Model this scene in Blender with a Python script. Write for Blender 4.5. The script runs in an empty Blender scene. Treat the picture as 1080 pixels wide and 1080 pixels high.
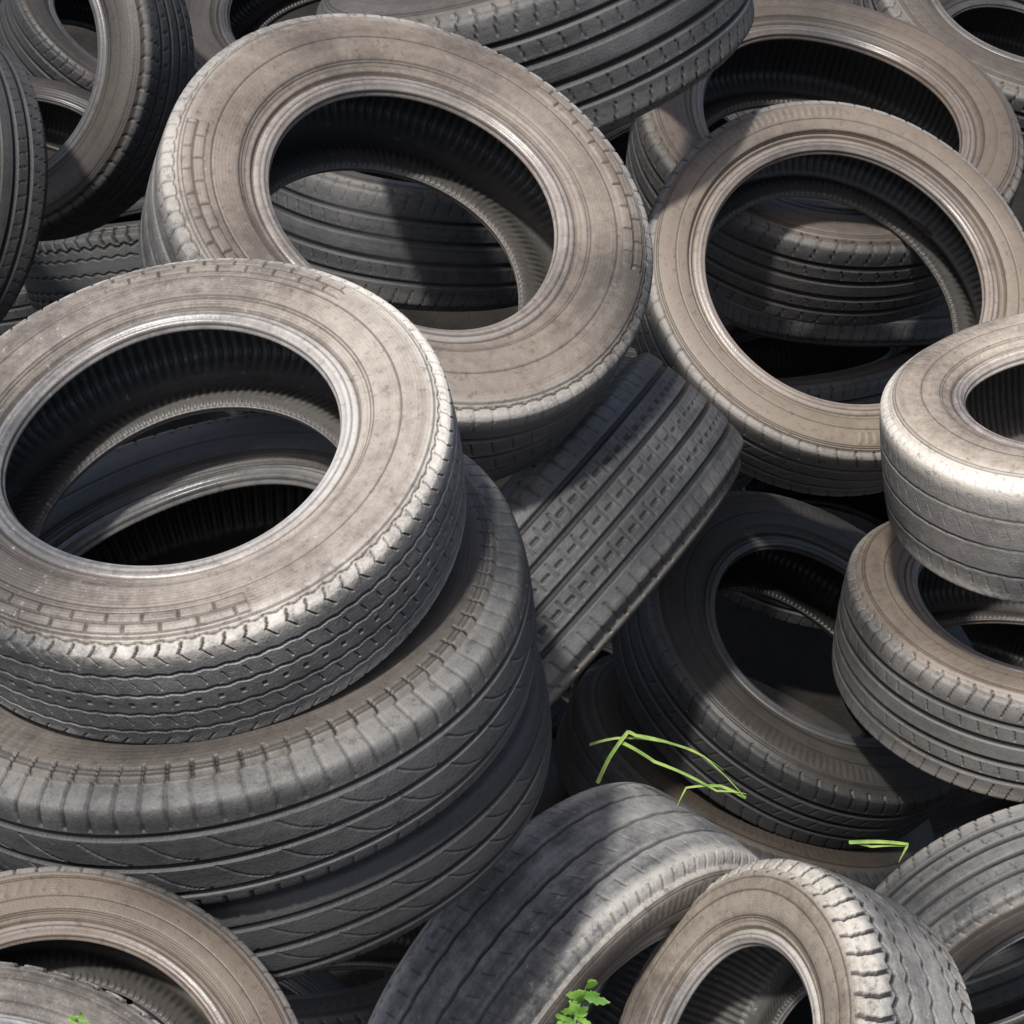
import bpy, math, random, numpy as np
from mathutils import Matrix, Vector
CAM_H=3.09
# each tire: outer radius, rim/outer ratio, width/outer ratio, tread kind
SPEC=[('t14',.205,.60,.68,'lug'),('t11',.285,.55,.76,'wavy'),('t10',.32,.62,.66,'worn'),('t13',.275,.67,.45,'curved'),
('t12',.29,.62,.60,'curved'),('t1',.34,.595,.54,'zig'),('t2',.395,.53,.50,'wide'),('t3',.385,.56,.42,'wide2'),
('t6',.27,.50,.92,'worn'),('t7',.29,.62,.68,'curved'),('t4',.325,.575,.60,'brick'),('t9',.345,.6,.61,'straight'),
('t5',.31,.69,.58,'low'),('t8',.31,.60,.52,'low'),('t19',.31,.62,.75,'curved'),('t20',.31,.66,.62,'curved'),
('t17',.30,.62,.62,'curved'),('t16',.32,.66,.66,'curved'),('t21',.31,.62,.62,'curved'),('t26',.31,.55,.42,'worn'),
('t27',.30,.62,.62,'curved'),('t15',.31,.62,.62,'curved'),('t18',.30,.62,.72,'wavy'),('t23',.31,.62,.75,'curved'),
('t24',.30,.62,.85,'curved'),('t22',.31,.62,.62,'curved')]+[(k,.30,.62,.62,'curved') for k in 
('t30','t31','t32','t33','t34','t35','t37','t38','t39','t40','t42','t43','t44','t45','t46','t48','t49')]
# centre x y z (mm, z relative to the eye level), axle azimuth & elevation (0.1 deg), size factor (1/1000)
POSE="""-408 851 -1320 137 720 853,330 1419 -1996 -1743 352 910,82 1643 -2192 -450 1 1069,-402 972 -1434 -265 721 845,748 1749 -2222 -751 43 983,-334 1545 -1170 -1275 804 843,-319 1541 -1371 1598 830 873,-304 1557 -1546 1333 802 912,759 2140 -1562 1558 792 885,791 2168 -1951 629 824 1003,-149 2188 -1260 -438 629 1026,8 2190 -1863 1515 324 1175,520 2639 -1618 -765 584 1046,484 2335 -2145 -197 659 1030,36 2875 -1225 1620 715 1090,572 3172 -1639 -679 747 1147,-1026 3034 -1641 -1491 257 923,-969 3449 -1585 -1086 313 1077,1048 3684 -1621 -589 720 1112,398 2273 -2372 330 639 1068,-143 2285 -2410 645 660 925,-304 1967 -2501 949 665 990,-862 3835 -2230 1130 681 910,-220 3226 -1783 568 707 1000,699 3391 -2003 831 699 936,-406 3870 -1688 -1266 692 974,609 3232 -2190 1144 720 903,991 3608 -2478 -130 716 1008,254 3522 -2470 614 722 1066,354 3949 -2118 -1716 704 1019,-1196 4288 -2226 -41 746 941,-1097 4867 -2202 -77 582 1029,959 2817 -2644 395 777 953,151 2744 -2664 321 579 1070,824 2380 -2821 1288 519 1021,734 3447 -2729 589 828 1088,615 4472 -1913 -1383 794 1007,93 2217 -2849 685 683 1101,-904 4884 -2496 -1532 674 1065,-1283 4224 -2559 1142 782 1055,1227 4345 -2027 -586 799 1000,26 4248 -1797 -345 746 1026,-530 2079 -2853 528 609 1013"""
POSE=[[float(v) for v in q.split()] for q in POSE.split(',')]

scn=bpy.context.scene
scn.view_settings.view_transform='Standard';scn.view_settings.look='None';scn.view_settings.exposure=0
col=scn.collection

def g(x,w,e=.0010): return np.clip((w/2+e-np.abs(x))/e,0,1)
def fr(x): return x-np.round(x)
def tri(x): return np.abs(fr(x))*4-1
def lat(th,P,k,w,R,e=.0010):
    return g(fr(P*th/(2*math.pi)+k)*2*math.pi*R/P,w,e)

def tread(var,th,Y,R,hw):
    y=Y/hw; d=0*(th+Y)
    if var=='zig':
        for i,c in enumerate((-.62,-.22,.2,.6)):
            d=np.maximum(d,g(Y-c*hw-.0012*tri(th*88/(2*math.pi)+i*.3),.0032,.0006))
        sh=(np.abs(y)>.80)
        d=np.maximum(d,lat(th,88,.25*tri(np.abs(y)*2.6),.0019,R,.0007)*sh*.85)
        m=((np.abs(y)>.30)&(np.abs(y)<.48))
        d=np.maximum(d,lat(th,88,y*1.4,.0014,R,.0006)*m*.6)
        d=np.maximum(d,lat(th,88,0*y,.004,R,.0008)*(np.abs(y)<.045)*.7)
        d=d*.85
    elif var in('wide','wide2'):
        for c,w in ((.50,.0045),(-.05,.005),(-.6,.005)):
            d=np.maximum(d,g(Y-c*hw,w,.0012))
        if var=='wide':d=np.maximum(d,lat(th,84,.2*y,.0026,R,.0006)*(y>.60)*.5)
        for a0,a1 in ((.02,.40),(-.52,-.12)):
            u=(y-a0)/(a1-a0)
            arc=lat(th,34,.9*np.sqrt(np.clip(u,0,1)),.0022,R,.0008)*((u>0)&(u<1))
            d=np.maximum(d,arc*.42)
        d=np.maximum(d,lat(th,84,.1*y,.0020,R,.0007)*(y<-.75)*.4)
    elif var=='straight':
        for c,w in ((-.62,.0046),(-.2,.0046),(.2,.0046),(.62,.0046)):
            d=np.maximum(d,g(Y-c*hw,w,.0010)*.9)
        d=np.maximum(d,lat(th,96,.1*y,.0016,R,.0008)*(np.abs(y)>.74)*.4)
        for c in (-.41,0,.41):
            d=np.maximum(d,lat(th,96,0*y,.011,R)*(np.abs(y-c)<.020)*.6)
            d=np.maximum(d,lat(th,96,.5+0*y,.0018,R,.0008)*(np.abs(y-c)<.12)*.4)
        return d*.75
    elif var=='brick':
        for c,w in ((-.5,.005),(0,.006),(.5,.005)):
            d=np.maximum(d,g(Y-c*hw,w,.0015)*.7)
        d=np.maximum(d,lat(th,70,y*1.3,.002,R)*((np.abs(y)<.42)&(np.abs(y)>.1))*.45)
        d=np.maximum(d,lat(th,84,.35*np.abs(y),.0020,R)*(np.abs(y)>.74)*.4)
    elif var=='worn':
        for c,w in ((-.5,.0030),(-.02,.0035),(.48,.0030)):
            d=np.maximum(d,g(Y-c*hw-.0006*tri(th*50/(2*math.pi)),w,.0012)*.65)
        d=np.maximum(d,lat(th,64,y*.5,.0016,R,.0008)*(np.abs(np.abs(y)-.7)<.10)*.4)
        d=np.maximum(d,lat(th,64,y*1.4,.0016,R,.0008)*(np.abs(y-.22)<.10)*.35)
        d=np.maximum(d,lat(th,90,.3*y,.003,R)*(np.abs(y)>.93)*.3)
    elif var=='low':
        for c,w in ((-.45,.007),(.0,.007),(.45,.007)):
            d=np.maximum(d,g(Y-c*hw,w,.0015)*.9)
        d=np.maximum(d,lat(th,66,.5*y*np.abs(y),.0024,R)*(np.abs(y)>.6)*.5)
        d=np.maximum(d,lat(th,66,-y*1.2,.002,R)*(np.abs(np.abs(y)-.22)<.12)*.5)
    elif var=='curved':
        for c,w in ((-.58,.006),(-.2,.007),(.2,.007),(.58,.006)):
            d=np.maximum(d,g(Y-c*hw,w,.0015))
        d=np.maximum(d,lat(th,70,.3*np.sin(y*3.2),.0022,R)*(np.abs(y)>.70)*.6)
        d=np.maximum(d,lat(th,70,.8*y,.002,R)*((np.abs(y)<.5)&(np.abs(y)>.3))*.5)
    elif var=='wavy':
        for i,c in enumerate((-.45,-.02,.4)):
            d=np.maximum(d,g(Y-c*hw-.0024*np.sin(th*60+i),.0030,.0010)*.75)
        d=np.maximum(d,g(Y-.68*hw-.0045*tri(th*56/(2*math.pi)),.0048,.0010))
        d=np.maximum(d,g(Y+.68*hw-.0045*tri(th*56/(2*math.pi)),.0048,.0010))
        d=np.maximum(d,lat(th,56,.2*tri(y*1.6),.0058,R,.0012)*(np.abs(y)>.72)*.9)
        return d
    elif var=='lug':
        d=np.maximum(d,g(Y-.0*hw-.004*tri(th*44/(2*math.pi)),.006,.002))
        for q in (-1,1):
            d=np.maximum(d,g(Y-q*.45*hw-.006*tri(th*44/(2*math.pi)+.3*q),.008,.002))
            d=np.maximum(d,lat(th,44,.25*tri(y*1.6),.008,R,.003)*(q*y>.66))
        return d*1.35
    wear=.66+.25*np.sin(th*2+Y*9+1)+.13*np.sin(th*5+Y*31+2)
    return d*np.clip(wear,.35,1)

def side(var,th,q,R,S):
    o=0*(th+q);c=0*(th+q)
    def ridge(q0,w,h):
        return h*np.clip(1-np.abs(q-q0)/w,0,1)
    def ring(q0,w):
        return np.clip(1.4-np.abs(q-q0)/w,0,1)+0*th
    o=o+ridge(.07,.035,.0030)
    sector=(fr(th/(2*math.pi)*2+.1)); insec=np.abs(sector)<.18
    rings=[(.02,.014),(.17,.010),(.21,.010)]
    if var in('zig','brick'):
        lo,hi=.62,.88
        rings+=[(.54,.011),(.92,.012)]
        band=(q>lo)&(q<hi)
        nb=48
        x=th/(2*math.pi)*nb
        rr=(q-lo)/(hi-lo)*2
        row=np.floor(rr)
        xs=x+row*.5
        L=2*math.pi*R/nb
        edge=g(fr(xs)*L,.0026,.0009)
        rowe=g(fr(rr)*S*(hi-lo)/2,.0026,.0010)
        gg=np.maximum(edge,rowe)*band*insec
        st=band*np.clip((.18-np.abs(sector))/.004,0,1)
        o=o-gg*.0020+st*.0018;c=np.maximum(c,gg*.65)
        bt=g(q-.972-.012*tri(th*88/(2*math.pi)),.012,.006)
        o=o-bt*.0016;c=np.maximum(c,bt*.85)
    elif var in('worn','low','wide','wide2'):
        rings+=[(.48,.011),(.86,.012),(.9,.012)]
        b=(q>.55)&(q<.8)&(np.abs(sector)<.16)
        hat=g(fr(th/(2*math.pi)*150)*2*math.pi*R/150,.004,.002)*b
        o=o+hat*.0006;c=np.maximum(c,(1-hat)*b*.12)
        if var=='wide':
            bt=lat(th,84,.08,.0026,R,.0006)*(q>.82);o=o-bt*.0015;c=np.maximum(c,bt)
    elif var in('lug','wavy'):
        P_=44 if var=='lug' else 56
        k_=1 if var=='lug' else .7
        bt=lat(th,P_,0*q,.008*k_,R,.002)*(q>.85)
        o=o-bt*.005*k_*np.clip((q-.85)/.06,0,1);c=np.maximum(c,bt*.85)
        rings+=[(.58,.012),(.78,.012)]
    else:
        rings+=[(.45,.011),(.8,.012),(.84,.012)]
        bt=lat(th,70,.1*q,.0024,R)*(q>.94)
        o=o-bt*.002;c=np.maximum(c,bt*.7)
        b=(q>.52)&(q<.74)&(np.abs(sector)<.14)
        hat=g(fr(th/(2*math.pi)*110+q*2)*2*math.pi*R/110,.004,.002)*b
        o=o+hat*.0007
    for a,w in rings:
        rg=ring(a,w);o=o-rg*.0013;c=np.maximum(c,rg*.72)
    o=o+.0003*np.sin(q*150)
    return o,c

def cr(pts,n):
    pts=np.array(pts,float);P=np.vstack([2*pts[0]-pts[1],pts,2*pts[-1]-pts[-2]])
    out=[]
    for i in range(len(pts)-1):
        p0,p1,p2,p3=P[i:i+4];t=np.linspace(0,1,24,endpoint=False)[:,None]
        out.append(.5*((2*p1)+(-p0+p2)*t+(2*p0-5*p1+4*p2-p3)*t*t+(-p0+3*p1-3*p2+p3)*t**3))
    out.append(pts[-1:]);d=np.vstack(out)
    L=np.concatenate([[0],np.cumsum(np.linalg.norm(np.diff(d,axis=0),axis=1))])
    s=np.linspace(0,L[-1],n)
    return np.stack([np.interp(s,L,d[:,0]),np.interp(s,L,d[:,1])],1),s

def build_parts(key,var,R,rh,W,Nn,hero):
    S_=R-rh
    rd={'wide':.014,'wide2':.018,'worn':.006,'straight':.010,'wavy':.012}.get(var,0)
    bead,_=cr([(rh,.35*W),(rh+.003,.405*W),(rh+.012,.432*W),(rh+.021,.420*W)],14)
    sw,_=cr([(rh+.021,.420*W),(rh+.028,.428*W),(rh+.34*S_,.478*W),(rh+.6*S_,.495*W),(rh+.8*S_-rd*.4,.478*W),(R-.014-rd,.435*W)],(80 if var=='zig' else 64) if hero else 40)
    trh=[(R-.014-rd,.435*W),(R-.0065-rd*.5,.418*W-rd*.2),(R-.0030-rd*.15,.375*W-rd*.2),(R-.0008,.2*W),(R,0)]
    tr,_=cr(trh+[(a,-b) for a,b in trh[-2::-1]],(170 if var=='zig' else 130) if hero else 90)
    ln=[(rh,.35*W),(rh+.005,.33*W),(rh+.03,.375*W),(rh+.5*S_,.455*W),(R-.045,.44*W),(R-.022-rd,.37*W),(R-.017,.2*W),(R-.017,0)]
    liner,_=cr(ln+[(a,-b) for a,b in ln[-2::-1]],60)
    m=lambda a:(a*[1,-1])[::-1]
    segs=[('bead',bead),('sidewall',sw),('tread',tr),('sidewall',m(sw)),('bead',m(bead)),('inner_liner',liner[::-1])]
    prof=[];kind=[];q=[];rng=[]
    for i,(k,a) in enumerate(segs):
        st=len(prof);b=a[:-1]
        for j in range(len(b)):
            prof.append(b[j]);kind.append(i);q.append(j/(len(a)-1))
        rng.append((k,st,st+len(a)-1))
    prof=np.array(prof);kind=np.array(kind);q=np.array(q);M=len(prof)
    tg=np.roll(prof,-1,0)-np.roll(prof,1,0);tg/=np.linalg.norm(tg,axis=1)[:,None]
    nr=np.stack([-tg[:,1],tg[:,0]],1)
    ic=int(np.argmax(prof[:,0]))
    if nr[ic,0]<0:nr=-nr
    th=np.linspace(0,2*math.pi,Nn,endpoint=False)[:,None]
    D=np.zeros((Nn,M));C=np.zeros((Nn,M));E=np.zeros((Nn,M))
    k=kind==2
    d=tread(var,th,prof[k,1][None,:],R,.42*W)
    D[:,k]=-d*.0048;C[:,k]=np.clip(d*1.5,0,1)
    E[:,k]=np.clip((np.abs(prof[k,1])/(.42*W)-.72)/.2,0,1)[None,:]
    for kk,rev in ((1,False),(3,True)):
        k=kind==kk;qq=q[k][None,:]
        if rev:qq=1-qq
        o,c=side(var,th,qq,R,S_)
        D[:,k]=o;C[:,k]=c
        E[:,k]=np.clip((qq-.80)/.16,0,1)
    for kk in(0,4):
        k=kind==kk;sn=np.sin(q[k]*22);D[:,k]=.0009*sn[None,:]+0*th
        C[:,k]=np.clip(-sn-.5,0,1)[None,:]*1.4+0*th
    k=kind==5
    env=np.clip((.45*W-np.abs(prof[k,1]))/.01,0,1)*np.clip((prof[k,0]-rh-.02)/.02,0,1)
    rb=np.clip(np.cos(th*145)*.9+.6,0,1)
    D[:,k]=rb*env[None,:]*.0016
    tooth=np.clip(1-np.abs(prof[k,0]-rh-.006)/.006,0,1)
    D[:,k]+=tooth[None,:]*(np.sign(np.cos(th*150)))*.0012
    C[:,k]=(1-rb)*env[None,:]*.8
    r=prof[:,0][None,:]+D*nr[:,0][None,:];z=prof[:,1][None,:]+D*nr[:,1][None,:]
    sd=sum(map(ord,key))%7
    wgt=((prof[:,0]-rh)/S_)[None,:]
    am=.15 if var=='straight' else 1
    r=r*(1+.006*am*np.cos(2*th+sd))
    z=z+.006*am*np.cos(2*th+sd*1.3)*(1-.4*wgt)+.003*am*np.cos(3*th+sd)
    z=z*(1+.03*am*np.cos(th*2+sd*2)*(1-wgt))
    P=np.stack([r*np.cos(th),r*np.sin(th),z+0*th],2)
    dth=np.roll(P,-1,0)-np.roll(P,1,0);dm=np.roll(P,-1,1)-np.roll(P,1,1)
    Nm=np.cross(dth,dm);Nm/=np.linalg.norm(Nm,axis=2)[:,:,None]+1e-12
    flip=Nm[0,ic,0]<0
    if flip:Nm=-Nm
    arc=np.concatenate([[0],np.cumsum(np.linalg.norm(np.diff(prof,axis=0),axis=1))])
    parts=[]
    for (k,a,b) in rng:
        idx=np.arange(a,b+1)%M
        w=len(idx);V=P[:,idx].reshape(-1,3);NN=Nm[:,idx].reshape(-1,3)
        me=bpy.data.meshes.new(k+'_'+key)
        me.vertices.add(len(V));me.vertices.foreach_set('co',V.astype('f').ravel())
        I=np.arange(Nn)[:,None]*w+np.arange(w-1)[None,:];J=((np.arange(Nn)+1)%Nn)[:,None]*w+np.arange(w-1)[None,:]
        Q=np.stack([I,J,J+1,I+1] if not flip else [I,I+1,J+1,J],2).reshape(-1,4)
        nf=len(Q);me.loops.add(nf*4);me.loops.foreach_set('vertex_index',Q.astype('i').ravel())
        me.polygons.add(nf);me.polygons.foreach_set('loop_start',np.arange(0,nf*4,4,dtype='i'))
        me.update(calc_edges=True)
        me.polygons.foreach_set('use_smooth',np.ones(nf,dtype=bool))
        at=me.attributes.new('cav','FLOAT','POINT');at.data.foreach_set('value',np.clip(C[:,idx],0,1).astype('f').ravel())
        at=me.attributes.new('edge_wear','FLOAT','POINT');at.data.foreach_set('value',E[:,idx].astype('f').ravel())
        at=me.attributes.new('tc','FLOAT_VECTOR','POINT')
        tc=np.stack([np.cos(th)+0*idx[None,:],np.sin(th)+0*idx[None,:],arc[idx][None,:]+0*th],2)
        at.data.foreach_set('vector',tc.astype('f').ravel())
        me.normals_split_custom_set_from_vertices(NN.tolist())
        me.materials.append(MAT[k])
        parts.append((k,me))
    return parts

class NT:
    def __init__(s,mat):
        mat.use_nodes=True;s.t=mat.node_tree;s.t.nodes.clear()
    def n(s,ty,**kw):
        nd=s.t.nodes.new(ty)
        for k,v in kw.items():
            if k.startswith('i_'):
                key=k[2:];key=int(key) if key.isdigit() else key
                if isinstance(v,bpy.types.NodeSocket):s.t.links.new(v,nd.inputs[key])
                else:nd.inputs[key].default_value=v
            else:setattr(nd,k,v)
        return nd
    def link(s,a,b):s.t.links.new(a,b)
    def math(s,op,a,b=None,clamp=False):
        nd=s.n('ShaderNodeMath',operation=op,use_clamp=clamp)
        for i,v in enumerate((a,b)):
            if v is None:continue
            if isinstance(v,bpy.types.NodeSocket):s.link(v,nd.inputs[i])
            else:nd.inputs[i].default_value=v
        return nd.outputs[0]
    def mix(s,fac,a,b,bt='MIX'):
        nd=s.n('ShaderNodeMix',data_type='RGBA',blend_type=bt)
        for i,v in ((0,fac),(6,a),(7,b)):
            if isinstance(v,bpy.types.NodeSocket):s.link(v,nd.inputs[i])
            else:nd.inputs[i].default_value=v if i==0 else (*v,1)
        return nd.outputs[2]
    def ramp(s,x,lo,hi):
        nd=s.n('ShaderNodeMapRange',interpolation_type='SMOOTHSTEP');s.link(x,nd.inputs[0])
        nd.inputs[1].default_value=lo;nd.inputs[2].default_value=hi;return nd.outputs[0]
    def noise(s,vec,scale,detail=5,rough=.6):
        nd=s.n('ShaderNodeTexNoise',noise_dimensions='3D');s.link(vec,nd.inputs['Vector'])
        nd.inputs['Scale'].default_value=scale;nd.inputs['Detail'].default_value=detail;nd.inputs['Roughness'].default_value=rough
        return nd.outputs[0]

def rubber(name,dark,light,brown,dustc,rough,bstr,brownk=1,dustk=1):
    mat=bpy.data.materials.new(name);t=NT(mat)
    tc=t.n('ShaderNodeAttribute',attribute_name='tc').outputs['Vector']
    cav=t.n('ShaderNodeAttribute',attribute_name='cav').outputs['Fac']
    ew=t.n('ShaderNodeAttribute',attribute_name='edge_wear').outputs['Fac']
    oi=t.n('ShaderNodeObjectInfo');sc=t.n('ShaderNodeSeparateColor',i_0=oi.outputs['Color']).outputs
    w=t.math('MULTIPLY',sc[2],37.0)
    obj=t.n('ShaderNodeTexCoord').outputs['Object']
    obj=t.n('ShaderNodeVectorMath',operation='ADD',i_0=obj,i_1=w).outputs[0]
    def scl(v):
        a=t.n('ShaderNodeVectorMath',operation='MULTIPLY',i_0=tc,i_1=v).outputs[0]
        return t.n('ShaderNodeVectorMath',operation='ADD',i_0=a,i_1=w).outputs[0]
    n1=t.noise(obj,3.2,2,.45)
    n2=t.noise(scl((.9,.9,60)),1,2,.65)
    n3=t.noise(obj,340,1,.6)
    n4=t.noise(scl((22,22,90)),1,4,.78)
    n5=t.noise(obj,40,6,.8)
    m=t.math('ADD',t.math('MULTIPLY',n1,.5),t.math('ADD',t.math('MULTIPLY',n2,.3),t.math('MULTIPLY',n5,.2)))
    base=t.mix(t.ramp(m,.34,.66),dark,light)
    bm=t.math('MULTIPLY',t.ramp(t.math('ADD',n1,t.math('MULTIPLY',n5,.2)),.30,.72),t.math('MULTIPLY',sc[0],brownk),clamp=True)
    base=t.mix(bm,base,brown)
    nz=t.n('ShaderNodeSeparateXYZ',i_0=t.n('ShaderNodeNewGeometry').outputs['Normal']).outputs[2]
    up=t.ramp(nz,-.5,.9)
    dm=t.math('MULTIPLY',t.ramp(t.math('ADD',t.math('MULTIPLY',n5,.35),t.math('ADD',t.math('MULTIPLY',n1,.5),t.math('MULTIPLY',n2,.15))),.38,.72),t.math('MULTIPLY',t.math('MULTIPLY',sc[1],dustk),up),clamp=True)
    base=t.mix(dm,base,dustc)
    scr=t.math('MULTIPLY',t.ramp(n4,.61,.70),t.math('MULTIPLY',sc[1],.35))
    base=t.mix(scr,base,(.42,.40,.38))
    ewf=t.math('MULTIPLY',t.math('MULTIPLY',ew,t.ramp(t.math('ADD',n1,t.math('MULTIPLY',n4,.5)),.5,.95)),t.math('MULTIPLY',sc[1],.8),True)
    base=t.mix(ewf,base,(.50,.47,.42))
    base=t.mix(t.math('MULTIPLY',t.ramp(n4,.44,.36),.35),base,(.03,.028,.026))
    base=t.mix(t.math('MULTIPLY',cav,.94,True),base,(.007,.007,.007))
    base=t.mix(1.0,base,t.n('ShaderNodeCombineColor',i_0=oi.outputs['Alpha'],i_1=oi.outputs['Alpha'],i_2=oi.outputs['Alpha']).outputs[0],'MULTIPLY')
    hgt=t.math('ADD',t.math('MULTIPLY',n3,.45),t.math('MULTIPLY',n5,.6))
    bp=t.n('ShaderNodeBump',i_Strength=bstr,i_Distance=.002,i_Height=hgt)
    rg=t.math('ADD',t.math('MULTIPLY',n5,.25),rough-.12)
    bs=t.n('ShaderNodeBsdfPrincipled',i_Roughness=rg,i_Normal=bp.outputs[0])
    t.link(base,bs.inputs['Base Color']);bs.inputs['Specular IOR Level'].default_value=.45
    o=t.n('ShaderNodeOutputMaterial');t.link(bs.outputs[0],o.inputs[0])
    return mat
MAT={'tread':rubber('tread_rubber',(.034,.036,.038),(.118,.120,.124),(.14,.122,.105),(.38,.365,.34),.60,.7,.5,.8),
'sidewall':rubber('sidewall_rubber',(.060,.053,.047),(.120,.106,.093),(.165,.127,.095),(.40,.365,.32),.53,.4,1,.68),
'bead':rubber('bead_rubber',(.08,.081,.083),(.26,.26,.262),(.26,.165,.09),(.5,.48,.45),.34,.25,.45,.6),
'inner_liner':rubber('liner_rubber',(.035,.035,.035),(.085,.082,.078),(.09,.078,.066),(.12,.11,.1),.5,.2,.3,.1)}

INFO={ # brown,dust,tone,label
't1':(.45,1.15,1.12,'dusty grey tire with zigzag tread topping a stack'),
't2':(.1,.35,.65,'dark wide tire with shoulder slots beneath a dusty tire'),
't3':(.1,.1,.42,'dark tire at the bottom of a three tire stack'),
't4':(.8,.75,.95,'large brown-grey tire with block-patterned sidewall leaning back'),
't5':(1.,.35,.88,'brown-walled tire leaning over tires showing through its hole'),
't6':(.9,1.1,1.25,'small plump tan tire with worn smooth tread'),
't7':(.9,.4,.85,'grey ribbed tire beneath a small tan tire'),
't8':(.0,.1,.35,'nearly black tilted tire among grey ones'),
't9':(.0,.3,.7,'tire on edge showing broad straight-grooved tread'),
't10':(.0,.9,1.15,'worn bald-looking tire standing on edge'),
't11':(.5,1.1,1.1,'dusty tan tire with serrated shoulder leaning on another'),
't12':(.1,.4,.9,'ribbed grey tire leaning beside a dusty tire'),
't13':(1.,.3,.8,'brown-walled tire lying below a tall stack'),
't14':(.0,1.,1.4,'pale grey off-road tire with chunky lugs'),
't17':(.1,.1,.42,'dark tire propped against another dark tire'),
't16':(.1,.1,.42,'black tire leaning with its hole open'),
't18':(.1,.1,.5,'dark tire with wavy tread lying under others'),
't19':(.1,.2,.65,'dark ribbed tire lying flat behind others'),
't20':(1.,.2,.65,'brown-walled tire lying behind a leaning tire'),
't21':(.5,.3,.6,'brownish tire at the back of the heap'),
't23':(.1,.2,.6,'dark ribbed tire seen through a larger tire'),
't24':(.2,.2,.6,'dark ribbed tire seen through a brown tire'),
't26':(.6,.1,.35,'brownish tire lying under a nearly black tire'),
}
HERO={'t1','t2','t3','t4','t9','t6','t11','t10','t5','t7','t8','t13'}
r5=random.Random(5);seq=[r5.random() for i in range(20)]
SPIN={'t1':6.28*seq[15]-1.22,'t4':6.28*random.Random('t4').random()-.3}
cache={}
for (n,R0,hr,wr,var),(cx,cy,cz,az,el,sf) in zip(SPEC,POSE):
    hero=n in HERO
    key='%s_%.2f_%.2f'%(var,hr,wr)
    if key not in cache:
        cache[key]=build_parts(key,var,.315,.315*hr,.315*wr,(1500 if n=='t1' else 1080) if hero else 600,hero)
    R1=R0*sf/1000;sc=R1/.315
    rn=random.Random(n)
    az=math.radians(az/10);el=math.radians(el/10)
    Nv=Vector((math.cos(az)*math.cos(el),math.sin(az)*math.cos(el),math.sin(el)))
    c=Vector((cx/1000,cy/1000,cz/1000+CAM_H))
    rot=Nv.to_track_quat('Z','Y').to_matrix().to_4x4()@Matrix.Rotation(SPIN.get(n,rn.uniform(0,6.28)),4,'Z')
    body=Matrix.Translation(c)@rot@Matrix.Scale(sc,4)
    low=c.z-R1*math.cos(el)-R1*wr/2*abs(math.sin(el))
    e=bpy.data.objects.new('tire',None);col.objects.link(e)
    e.empty_display_size=.1
    e.location=(c.x,c.y,low)
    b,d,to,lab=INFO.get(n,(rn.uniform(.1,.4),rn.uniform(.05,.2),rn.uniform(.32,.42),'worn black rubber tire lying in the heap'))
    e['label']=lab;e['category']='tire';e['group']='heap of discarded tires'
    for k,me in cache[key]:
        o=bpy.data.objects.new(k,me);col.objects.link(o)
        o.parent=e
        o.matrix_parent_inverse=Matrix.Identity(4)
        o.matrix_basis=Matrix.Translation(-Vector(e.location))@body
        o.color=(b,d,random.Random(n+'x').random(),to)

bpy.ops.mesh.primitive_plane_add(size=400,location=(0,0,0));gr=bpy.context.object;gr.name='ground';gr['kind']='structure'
gm=bpy.data.materials.new('soil');t=NT(gm);ob=t.n('ShaderNodeTexCoord').outputs['Object']
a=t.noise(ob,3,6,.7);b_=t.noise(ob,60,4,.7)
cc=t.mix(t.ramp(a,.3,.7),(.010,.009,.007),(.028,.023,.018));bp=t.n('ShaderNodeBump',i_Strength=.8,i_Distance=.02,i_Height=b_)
bs=t.n('ShaderNodeBsdfPrincipled',i_Roughness=.95,i_Normal=bp.outputs[0]);t.link(cc,bs.inputs['Base Color']);bs.inputs['Specular IOR Level'].default_value=.2
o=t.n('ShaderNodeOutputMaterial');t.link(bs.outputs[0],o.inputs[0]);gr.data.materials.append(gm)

def green(name,c1,c2):
    pm=bpy.data.materials.new(name);t=NT(pm);ob=t.n('ShaderNodeTexCoord').outputs['Object']
    cc=t.mix(t.ramp(t.noise(ob,30,3),.35,.65),c1,c2)
    bs=t.n('ShaderNodeBsdfPrincipled',i_Roughness=.55);t.link(cc,bs.inputs['Base Color'])
    tr=t.n('ShaderNodeBsdfTranslucent');t.link(cc,tr.inputs[0])
    ms=t.n('ShaderNodeMixShader',i_0=.25,i_1=bs.outputs[0],i_2=tr.outputs[0])
    o=t.n('ShaderNodeOutputMaterial');t.link(ms.outputs[0],o.inputs[0]);return pm
PM={'grass_tuft':green('grass_green',(.13,.24,.04),(.30,.42,.09)),'weed':green('leaf_green',(.09,.22,.03),(.24,.42,.07))}
# plants are sketched on a sloping plane (AX across, AY up the slope, AZ off the slope) around a root point, in metres
AX=Vector((1,0,0));AY=Vector((0,.6157,.788));AZ=Vector((0,-.788,.6157))
def strip(V,Fc,pts,w):
    n=len(pts);base=len(V)
    for i,q in enumerate(pts):
        tg=(pts[min(i+1,n-1)]-pts[max(i-1,0)]).normalized()
        sd=tg.cross(Vector((.2,-.6,.75))).normalized()
        ww=w*(1-(i/(n-1))**2*.85)
        V+= [q-sd*ww,q+Vector((0,0,-ww*.5)),q+sd*ww]
    for i in range(n-1):
        a=base+i*3
        Fc+=[(a,a+1,a+4,a+3),(a+1,a+2,a+5,a+4)]
def bentline(pts,n=6):
    out=[]
    for i in range(len(pts)-1):
        a,b=pts[i],pts[i+1]
        sag=Vector((0,0,.004))*((b-a).length/.05)
        for k in range(n):
            t_=k/n;out.append(a.lerp(b,t_)+sag*math.sin(math.pi*t_)*.5)
    return out+[pts[-1]]
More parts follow.
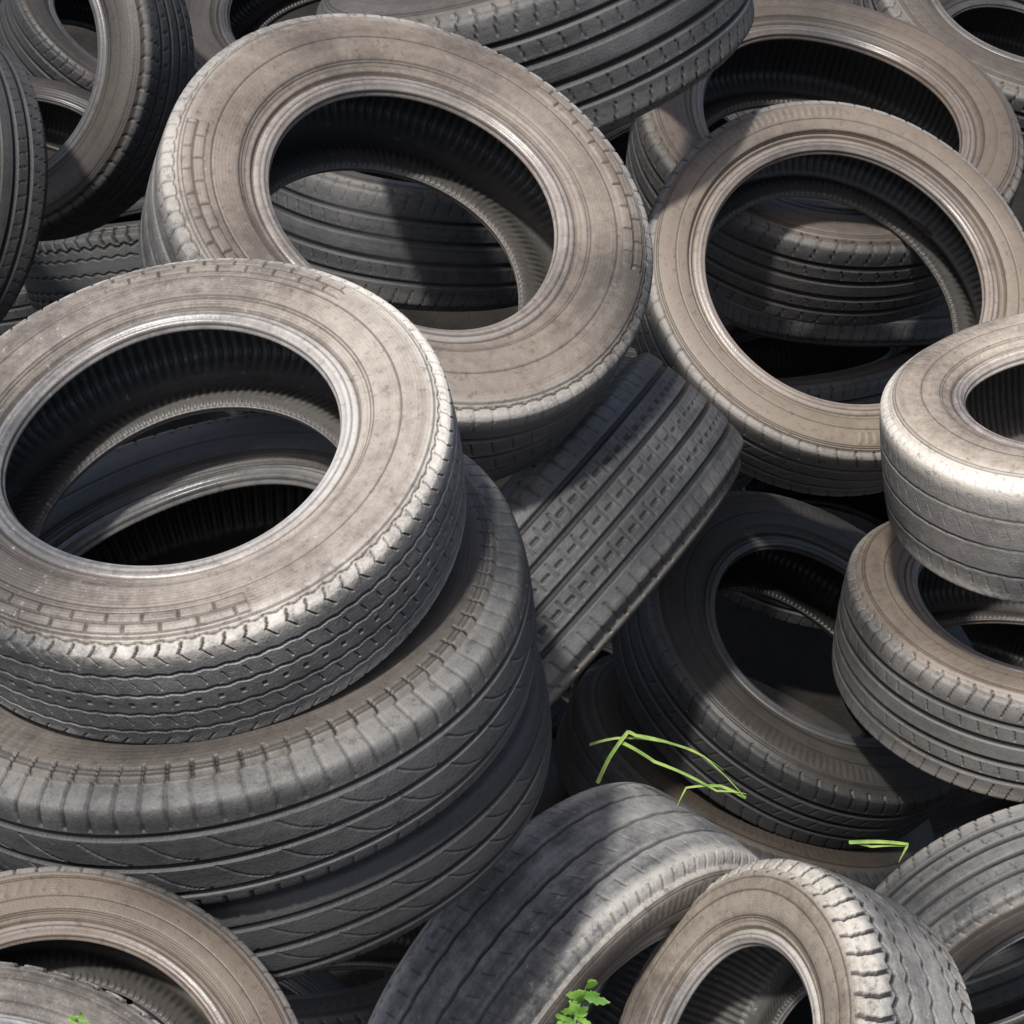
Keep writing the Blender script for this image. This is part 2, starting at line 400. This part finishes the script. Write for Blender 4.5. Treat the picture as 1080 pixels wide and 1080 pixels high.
def mk(name,V,Fc,label,cat):
    me=bpy.data.meshes.new(name);me.from_pydata([tuple(v) for v in V],[],Fc);me.materials.append(PM[name])
    o=bpy.data.objects.new(name,me);col.objects.link(o);o['label']=label;o['category']=cat
    for q in me.polygons:q.use_smooth=True
def grass(root,u,blades,w,label):
    V=[];Fc=[]
    for i,bl in enumerate(blades):
        strip(V,Fc,bentline([Vector(root)+AX*(x*u)+AY*(y*u)-AZ*(.004*i) for x,y in bl]),w*(1-.12*i))
    mk('grass_tuft',V,Fc,label,'grass')
grass((.114,1.767,1.252),.001262,[[(0,0),(12,26),(32,54),(40,50),(76,42),(112,28),(155,-15)],[(22,44),(60,22),(126,-9),(157,-12)],[(157,-17),(130,-4),(94,-6),(84,-26)],[(-8,39),(20,46),(60,44),(100,34),(134,12)]],.0027,'bent green grass blades growing between tires')
grass((.471,1.802,1.097),.0013235,[[(0,0),(62,-2),(52,-21)],[(0,0),(24,-5),(61,-5)]],.0026,'short green grass blades poking out between tires')
def leaf(V,Fc,a,b,w,k):
    ax=b-a;n=9;pts=[a+ax*(i/(n-1)) for i in range(n)];base=len(V)
    sd=ax.cross(Vector((.2,-.7,.6))).normalized()
    for i,q in enumerate(pts):
        u=i/(n-1);ww=w*math.sin(math.pi*min(1,u*.93+.05))**.8*(1+.2*(-1)**i)
        up=Vector((0,-.3,.6))*math.sin(u*3.1+k)*w*.7
        V+=[q-sd*ww+up,q+up*.4,q+sd*ww*(.8+.3*math.sin(k))+up]
    for i in range(n-1):
        a_=base+i*3;Fc+=[(a_,a_+1,a_+4,a_+3),(a_+1,a_+2,a_+5,a_+4)]
for root,u,nm in (((.092,1.482,1.172),.00118,'leafy green weed growing out of a tire hole'),((-.346,.9465,1.836),.00034,'tiny green leaf sprout beside an off-road tire')):
    root=Vector(root);V=[];Fc=[]
    P_=lambda x,y,z=0:root+AX*(x*u)+AY*(y*u)+AZ*(z*u)
    strip(V,Fc,[P_(-18,-60),P_(-12,-25),P_(0,10)],1.7*u)
    rr=random.Random(7)
    for j in range(20):
        q=j/19;sx,sy=-16+18*q,-36+46*q
        an=rr.uniform(0,6.28) if j<18 else 1.2
        ln_=rr.uniform(14,28)
        leaf(V,Fc,P_(sx,sy),P_(sx+math.cos(an)*ln_*1.2,sy+abs(math.sin(an))*ln_*.8-6,rr.uniform(-4,18)),rr.uniform(3,5.6)*u,j)
    mk('weed',V,Fc,nm,'weed')

sv=Vector((-.20,-.36,.91)).normalized()
w=bpy.data.worlds.new('World');scn.world=w;w.use_nodes=True;nt=w.node_tree
sk=nt.nodes.new('ShaderNodeTexSky');sk.sky_type='NISHITA';sk.sun_disc=False
sk.sun_elevation=math.asin(sv.z);sk.sun_rotation=math.atan2(sv.x,sv.y)
sk.dust_density=4;sk.ozone_density=1;sk.air_density=.9
bg=nt.nodes['Background'];nt.links.new(sk.outputs[0],bg.inputs[0]);bg.inputs[1].default_value=.15
sl=bpy.data.lights.new('sun','SUN');sl.energy=4.7;sl.angle=math.radians(3);sl.color=(1,.965,.91)
so=bpy.data.objects.new('sun',sl);col.objects.link(so);so.rotation_euler=sv.to_track_quat('Z','Y').to_euler()
cd=bpy.data.cameras.new('camera');cd.lens=66.667;cd.sensor_width=36;cd.clip_end=1000
co=bpy.data.objects.new('camera',cd);col.objects.link(co);co.location=(0,0,CAM_H);co.rotation_euler=(math.radians(52),0,0)
scn.camera=co
